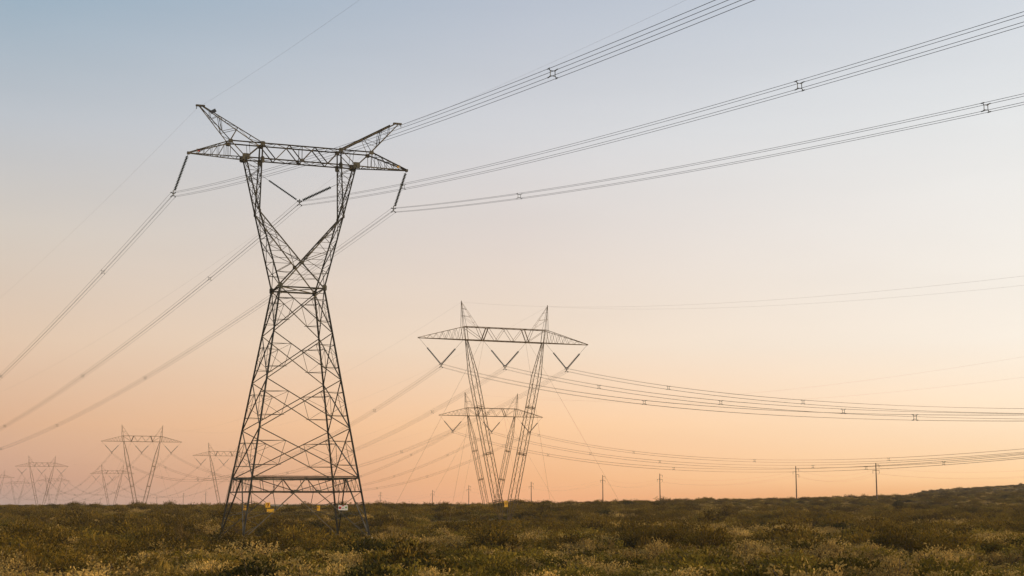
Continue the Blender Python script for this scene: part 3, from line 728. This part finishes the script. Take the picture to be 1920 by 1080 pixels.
def mound_mesh(name, leaf, ncl, n_lf, H, Rr, cr, lw, ll, seed, up=.4, spread=1.0):
    # a rounded shrub: twigs rising from the root to many sprays of leaves lying on a lumpy dome
    rnd = random.Random(seed); m = MB(); ph = [rnd.uniform(0, 6.28) for _ in range(3)]
    for i in range(ncl):
        az = rnd.uniform(0, 2*math.pi); e = math.asin(rnd.uniform(.02, 1)); lump = 1 + .22*math.sin(az*2+ph[0]) + .15*math.sin(az*5+ph[1]) + .12*math.sin(e*6+ph[2]); rr = rnd.uniform(.62, 1.04)*lump
        c = Vector((math.cos(az)*math.cos(e)*Rr*rr, math.sin(az)*math.cos(e)*Rr*rr, (.12 + .88*math.sin(e)*rr)*H)); c.z = max(c.z, .06)
        m.cm = 1; m.rod(Vector((c.x*.12, c.y*.12, 0)), lerp((c.x*.2, c.y*.2, 0), c, .6), .012, 3); m.rod(lerp((c.x*.2, c.y*.2, 0), c, .6), c, .008, 3); m.cm = 0
        out = Vector((c.x, c.y, c.z*.9 + .1)).normalized()
        for j in range(n_lf):
            d = (out*.9 + Vector((rnd.gauss(0, 1), rnd.gauss(0, 1), rnd.gauss(0, 1)))*.62*spread + Vector((0, 0, up))).normalized()
            p = c + Vector((rnd.gauss(0, 1), rnd.gauss(0, 1), rnd.gauss(0, .8)))*cr - out*cr*.5; p.z = max(.02, p.z)
            s_ = d.cross(Vector((rnd.gauss(0, 1), rnd.gauss(0, 1), rnd.gauss(0, 1)))).normalized(); w = lw*rnd.uniform(.6, 1.3); l = ll*rnd.uniform(.6, 1.4); q = len(m.v)
            m.v += [p - s_*w*.3, p + s_*w*.3, p + d*l*.6 + s_*w*.5, p + d*l, p + d*l*.6 - s_*w*.5]; m.f.append((q, q+1, q+2, q+3, q+4)); m.m.append(0)
    me = bpy.data.meshes.new(name); me.from_pydata([tuple(v) for v in m.v], [], m.f); me.materials.append(leaf); me.materials.append(TWIG); me.polygons.foreach_set('material_index', m.m); me.update(); return me
kinds = []
for i in range(3): kinds.append(mound_mesh('dark_shrub', LEAF[0], 90, 15, 1.0, 1.05, .11, .05, .11, 10+i))
for i in range(2): kinds.append(mound_mesh('green_shrub', LEAF[1], 80, 15, .85, .95, .10, .05, .10, 20+i))
for i in range(2): kinds.append(mound_mesh('pale_shrub', LEAF[2], 120, 14, .66, .98, .08, .04, .072, 30+i, .2, 1.1))
kinds.append(bush_mesh('gold_grass', LEAF[3], 34, 5, .5, .3, .03, .26, 40, 3, .3))
kinds.append(mound_mesh('low_scrub', LEAF[0], 60, 12, .35, 1.1, .12, .05, .10, 50))
kinds.append(mound_mesh('sombre_shrub', LEAF[4], 80, 15, .95, .9, .10, .05, .10, 61))
src = bpy.data.collections.new('scrub_sources')
for i, me in enumerate(kinds):
    o = bpy.data.objects.new('%s' % chr(97+i) + '_' + me.name, me); src.objects.link(o)
def scatter():
    rnd = random.Random(3); pts = []; vid = []; scl = []; rot = []
    bands = [(52, 110, .48), (110, 180, .46), (180, 330, .34), (330, 520, .2), (520, 1150, .11)]
    for d0, d1, dens in bands:
        area = .92*(d1*d1-d0*d0)/2; n = int(area*dens)
        for _ in range(n):
            y = math.sqrt(rnd.uniform(d0*d0, d1*d1)); x = rnd.uniform(-.46, .46)*y
            if y > 400 and x/y < .02 and rnd.random() < .75: continue
            p1 = noise.noise(Vector((x*.045, y*.03, 1.7))) + .5*noise.noise(Vector((x*.16, y*.10, 9.1))); p2 = noise.noise(Vector((x*.05, y*.035, 33.3)))
            pale = .10 + 1.1*max(0, p1-.02) + .30*max(0, min(1, (175-y)/90)); gr = .17 + .9*max(0, p2-.1)
            if y > 330: pale = .05 + .8*pale
            r = rnd.random()
            if r < pale: v = 5 + rnd.randrange(2)
            elif r < pale+gr: v = 3 + rnd.randrange(2)
            elif r < pale+gr+.025: v = 7
            elif r < pale+gr+.04: v = 9
            elif r < pale+gr+.25: v = 8
            else: v = rnd.randrange(3)
            s = rnd.lognormvariate(0, .38)*(1.15 if y < 330 else (1.1 if y < 300 else .78)); s = min(s, 2.1)*(.85 if v in (3, 4, 5, 6) else 1)
            for c_, rad in ((TA, 15), (T2, 13)):
                if math.hypot(x-c_.x, (y-c_.y+4)*.8) < rad: s *= .36
                elif abs(x-c_.x) < rad*.8 and 0 < c_.y-y < 34: s *= .52
            pts.append((x, y, gz(x, y)-.05)); vid.append(v); scl.append((s*rnd.uniform(.9, 1.3), s*rnd.uniform(.9, 1.3), s*rnd.uniform(.6, 1.0)*(.85 if y > 250 else 1))); rot.append(rnd.uniform(0, 6.28))
    me = bpy.data.meshes.new('steppe_scrub'); me.from_pydata(pts, [], [])
    a = me.attributes.new('vid', 'INT', 'POINT'); a.data.foreach_set('value', vid)
    a = me.attributes.new('scl', 'FLOAT_VECTOR', 'POINT'); a.data.foreach_set('vector', [c for s in scl for c in s])
    a = me.attributes.new('rotv', 'FLOAT_VECTOR', 'POINT'); a.data.foreach_set('vector', [c for r in rot for c in (0, 0, r)])
    o = link(bpy.data.objects.new('steppe_scrub', me)); tag(o, 'dense olive and straw coloured steppe shrubs covering the ground', 'scrub', kind='stuff')
    g = bpy.data.node_groups.new('scrub', 'GeometryNodeTree')
    g.interface.new_socket('Geometry', in_out='INPUT', socket_type='NodeSocketGeometry'); g.interface.new_socket('Geometry', in_out='OUTPUT', socket_type='NodeSocketGeometry')
    gi, go = g.nodes.new('NodeGroupInput'), g.nodes.new('NodeGroupOutput'); ip = g.nodes.new('GeometryNodeInstanceOnPoints'); ci = g.nodes.new('GeometryNodeCollectionInfo')
    ci.inputs['Collection'].default_value = src; ci.inputs['Separate Children'].default_value = True; ci.inputs['Reset Children'].default_value = True
    ip.inputs['Pick Instance'].default_value = True
    def na(nm, t):
        n = g.nodes.new('GeometryNodeInputNamedAttribute'); n.data_type = t; n.inputs[0].default_value = nm; return n.outputs[0]
    g.links.new(gi.outputs[0], ip.inputs['Points']); g.links.new(ci.outputs[0], ip.inputs['Instance']); g.links.new(na('vid', 'INT'), ip.inputs['Instance Index'])
    g.links.new(na('rotv', 'FLOAT_VECTOR'), ip.inputs['Rotation']); g.links.new(na('scl', 'FLOAT_VECTOR'), ip.inputs['Scale']); g.links.new(ip.outputs[0], go.inputs[0])
    md = o.modifiers.new('scrub', 'NODES'); md.node_group = g
    print('SCRUB', len(pts))
scatter()
dm = mound_mesh('dark_bush', LEAF[4], 130, 18, 1.0, 1.0, .09, .06, .11, 77); pm = mound_mesh('pale_bush', LEAF[2], 150, 16, 1.0, 1.0, .07, .03, .11, 78, .6, .8)
sg = bush_mesh('golden_bush', LEAF[3], 50, 10, 1.0, .5, .06, .2, 79, 2.0, .2)
for px, py, w, h, me, lab in ((1540, 1036, 62, 30, dm, 'large blackish green bush in the right foreground scrub'), (1905, 1040, 48, 26, dm, 'blackish bush at the right edge of the foreground'),
        (855, 971, 26, 9, dm, 'small black bush in mid distance just left of the central V tower'), (1350, 999, 40, 12, dm, 'wide low dark bush in mid scrub right of centre'),
        (1684, 953, 26, 13, dm, 'dark bush on the slope below the rightmost pole'), (1530, 980, 34, 14, dm, 'dark green bush on the slope below the second pole'),
        (1255, 955, 22, 8, dm, 'small dark bush below the third pole'),
        (340, 1036, 66, 42, pm, 'big pale feathery bush left of the big tower'), (305, 1046, 34, 22, pm, 'pale bush directly left of the big feathery one'), (1130, 1052, 60, 30, pm, 'big pale straw bush in front centre right'),
        (226, 1032, 7, 18, sg, 'slender golden yellow bush in the left foreground'), (215, 1080, 16, 26, sg, 'golden bush touching the bottom edge on the left')):
    p = hit(px, min(py, 1079)); 
    if not p: continue
    k = F/p.y; o = link(bpy.data.objects.new(me.name, me)); o.location = p - Vector((0, 0, .05)); o.scale = (w/k/2, w/k/2, h/k); o.rotation_euler = (0, 0, px)
    tag(o, lab, 'bush', 'larger bushes standing out of the scrub')

# ------------------------------------------------------------------ evening air
m = MB(); m.box((-150, 900, 45), 3000, 2400, 110)
hz = m.build('haze', bpy.data.materials.new('evening_air')); tag(hz, 'thin warm evening haze over the plain', 'haze', kind='stuff')
hm = hz.data.materials[0]; hm.use_nodes = True; t = hm.node_tree; t.nodes.clear(); v = t.nodes.new('ShaderNodeVolumePrincipled'); o = t.nodes.new('ShaderNodeOutputMaterial')
v.inputs['Density'].default_value = .00012; v.inputs['Color'].default_value = (1, .93, .85, 1); t.links.new(v.outputs[0], o.inputs['Volume'])
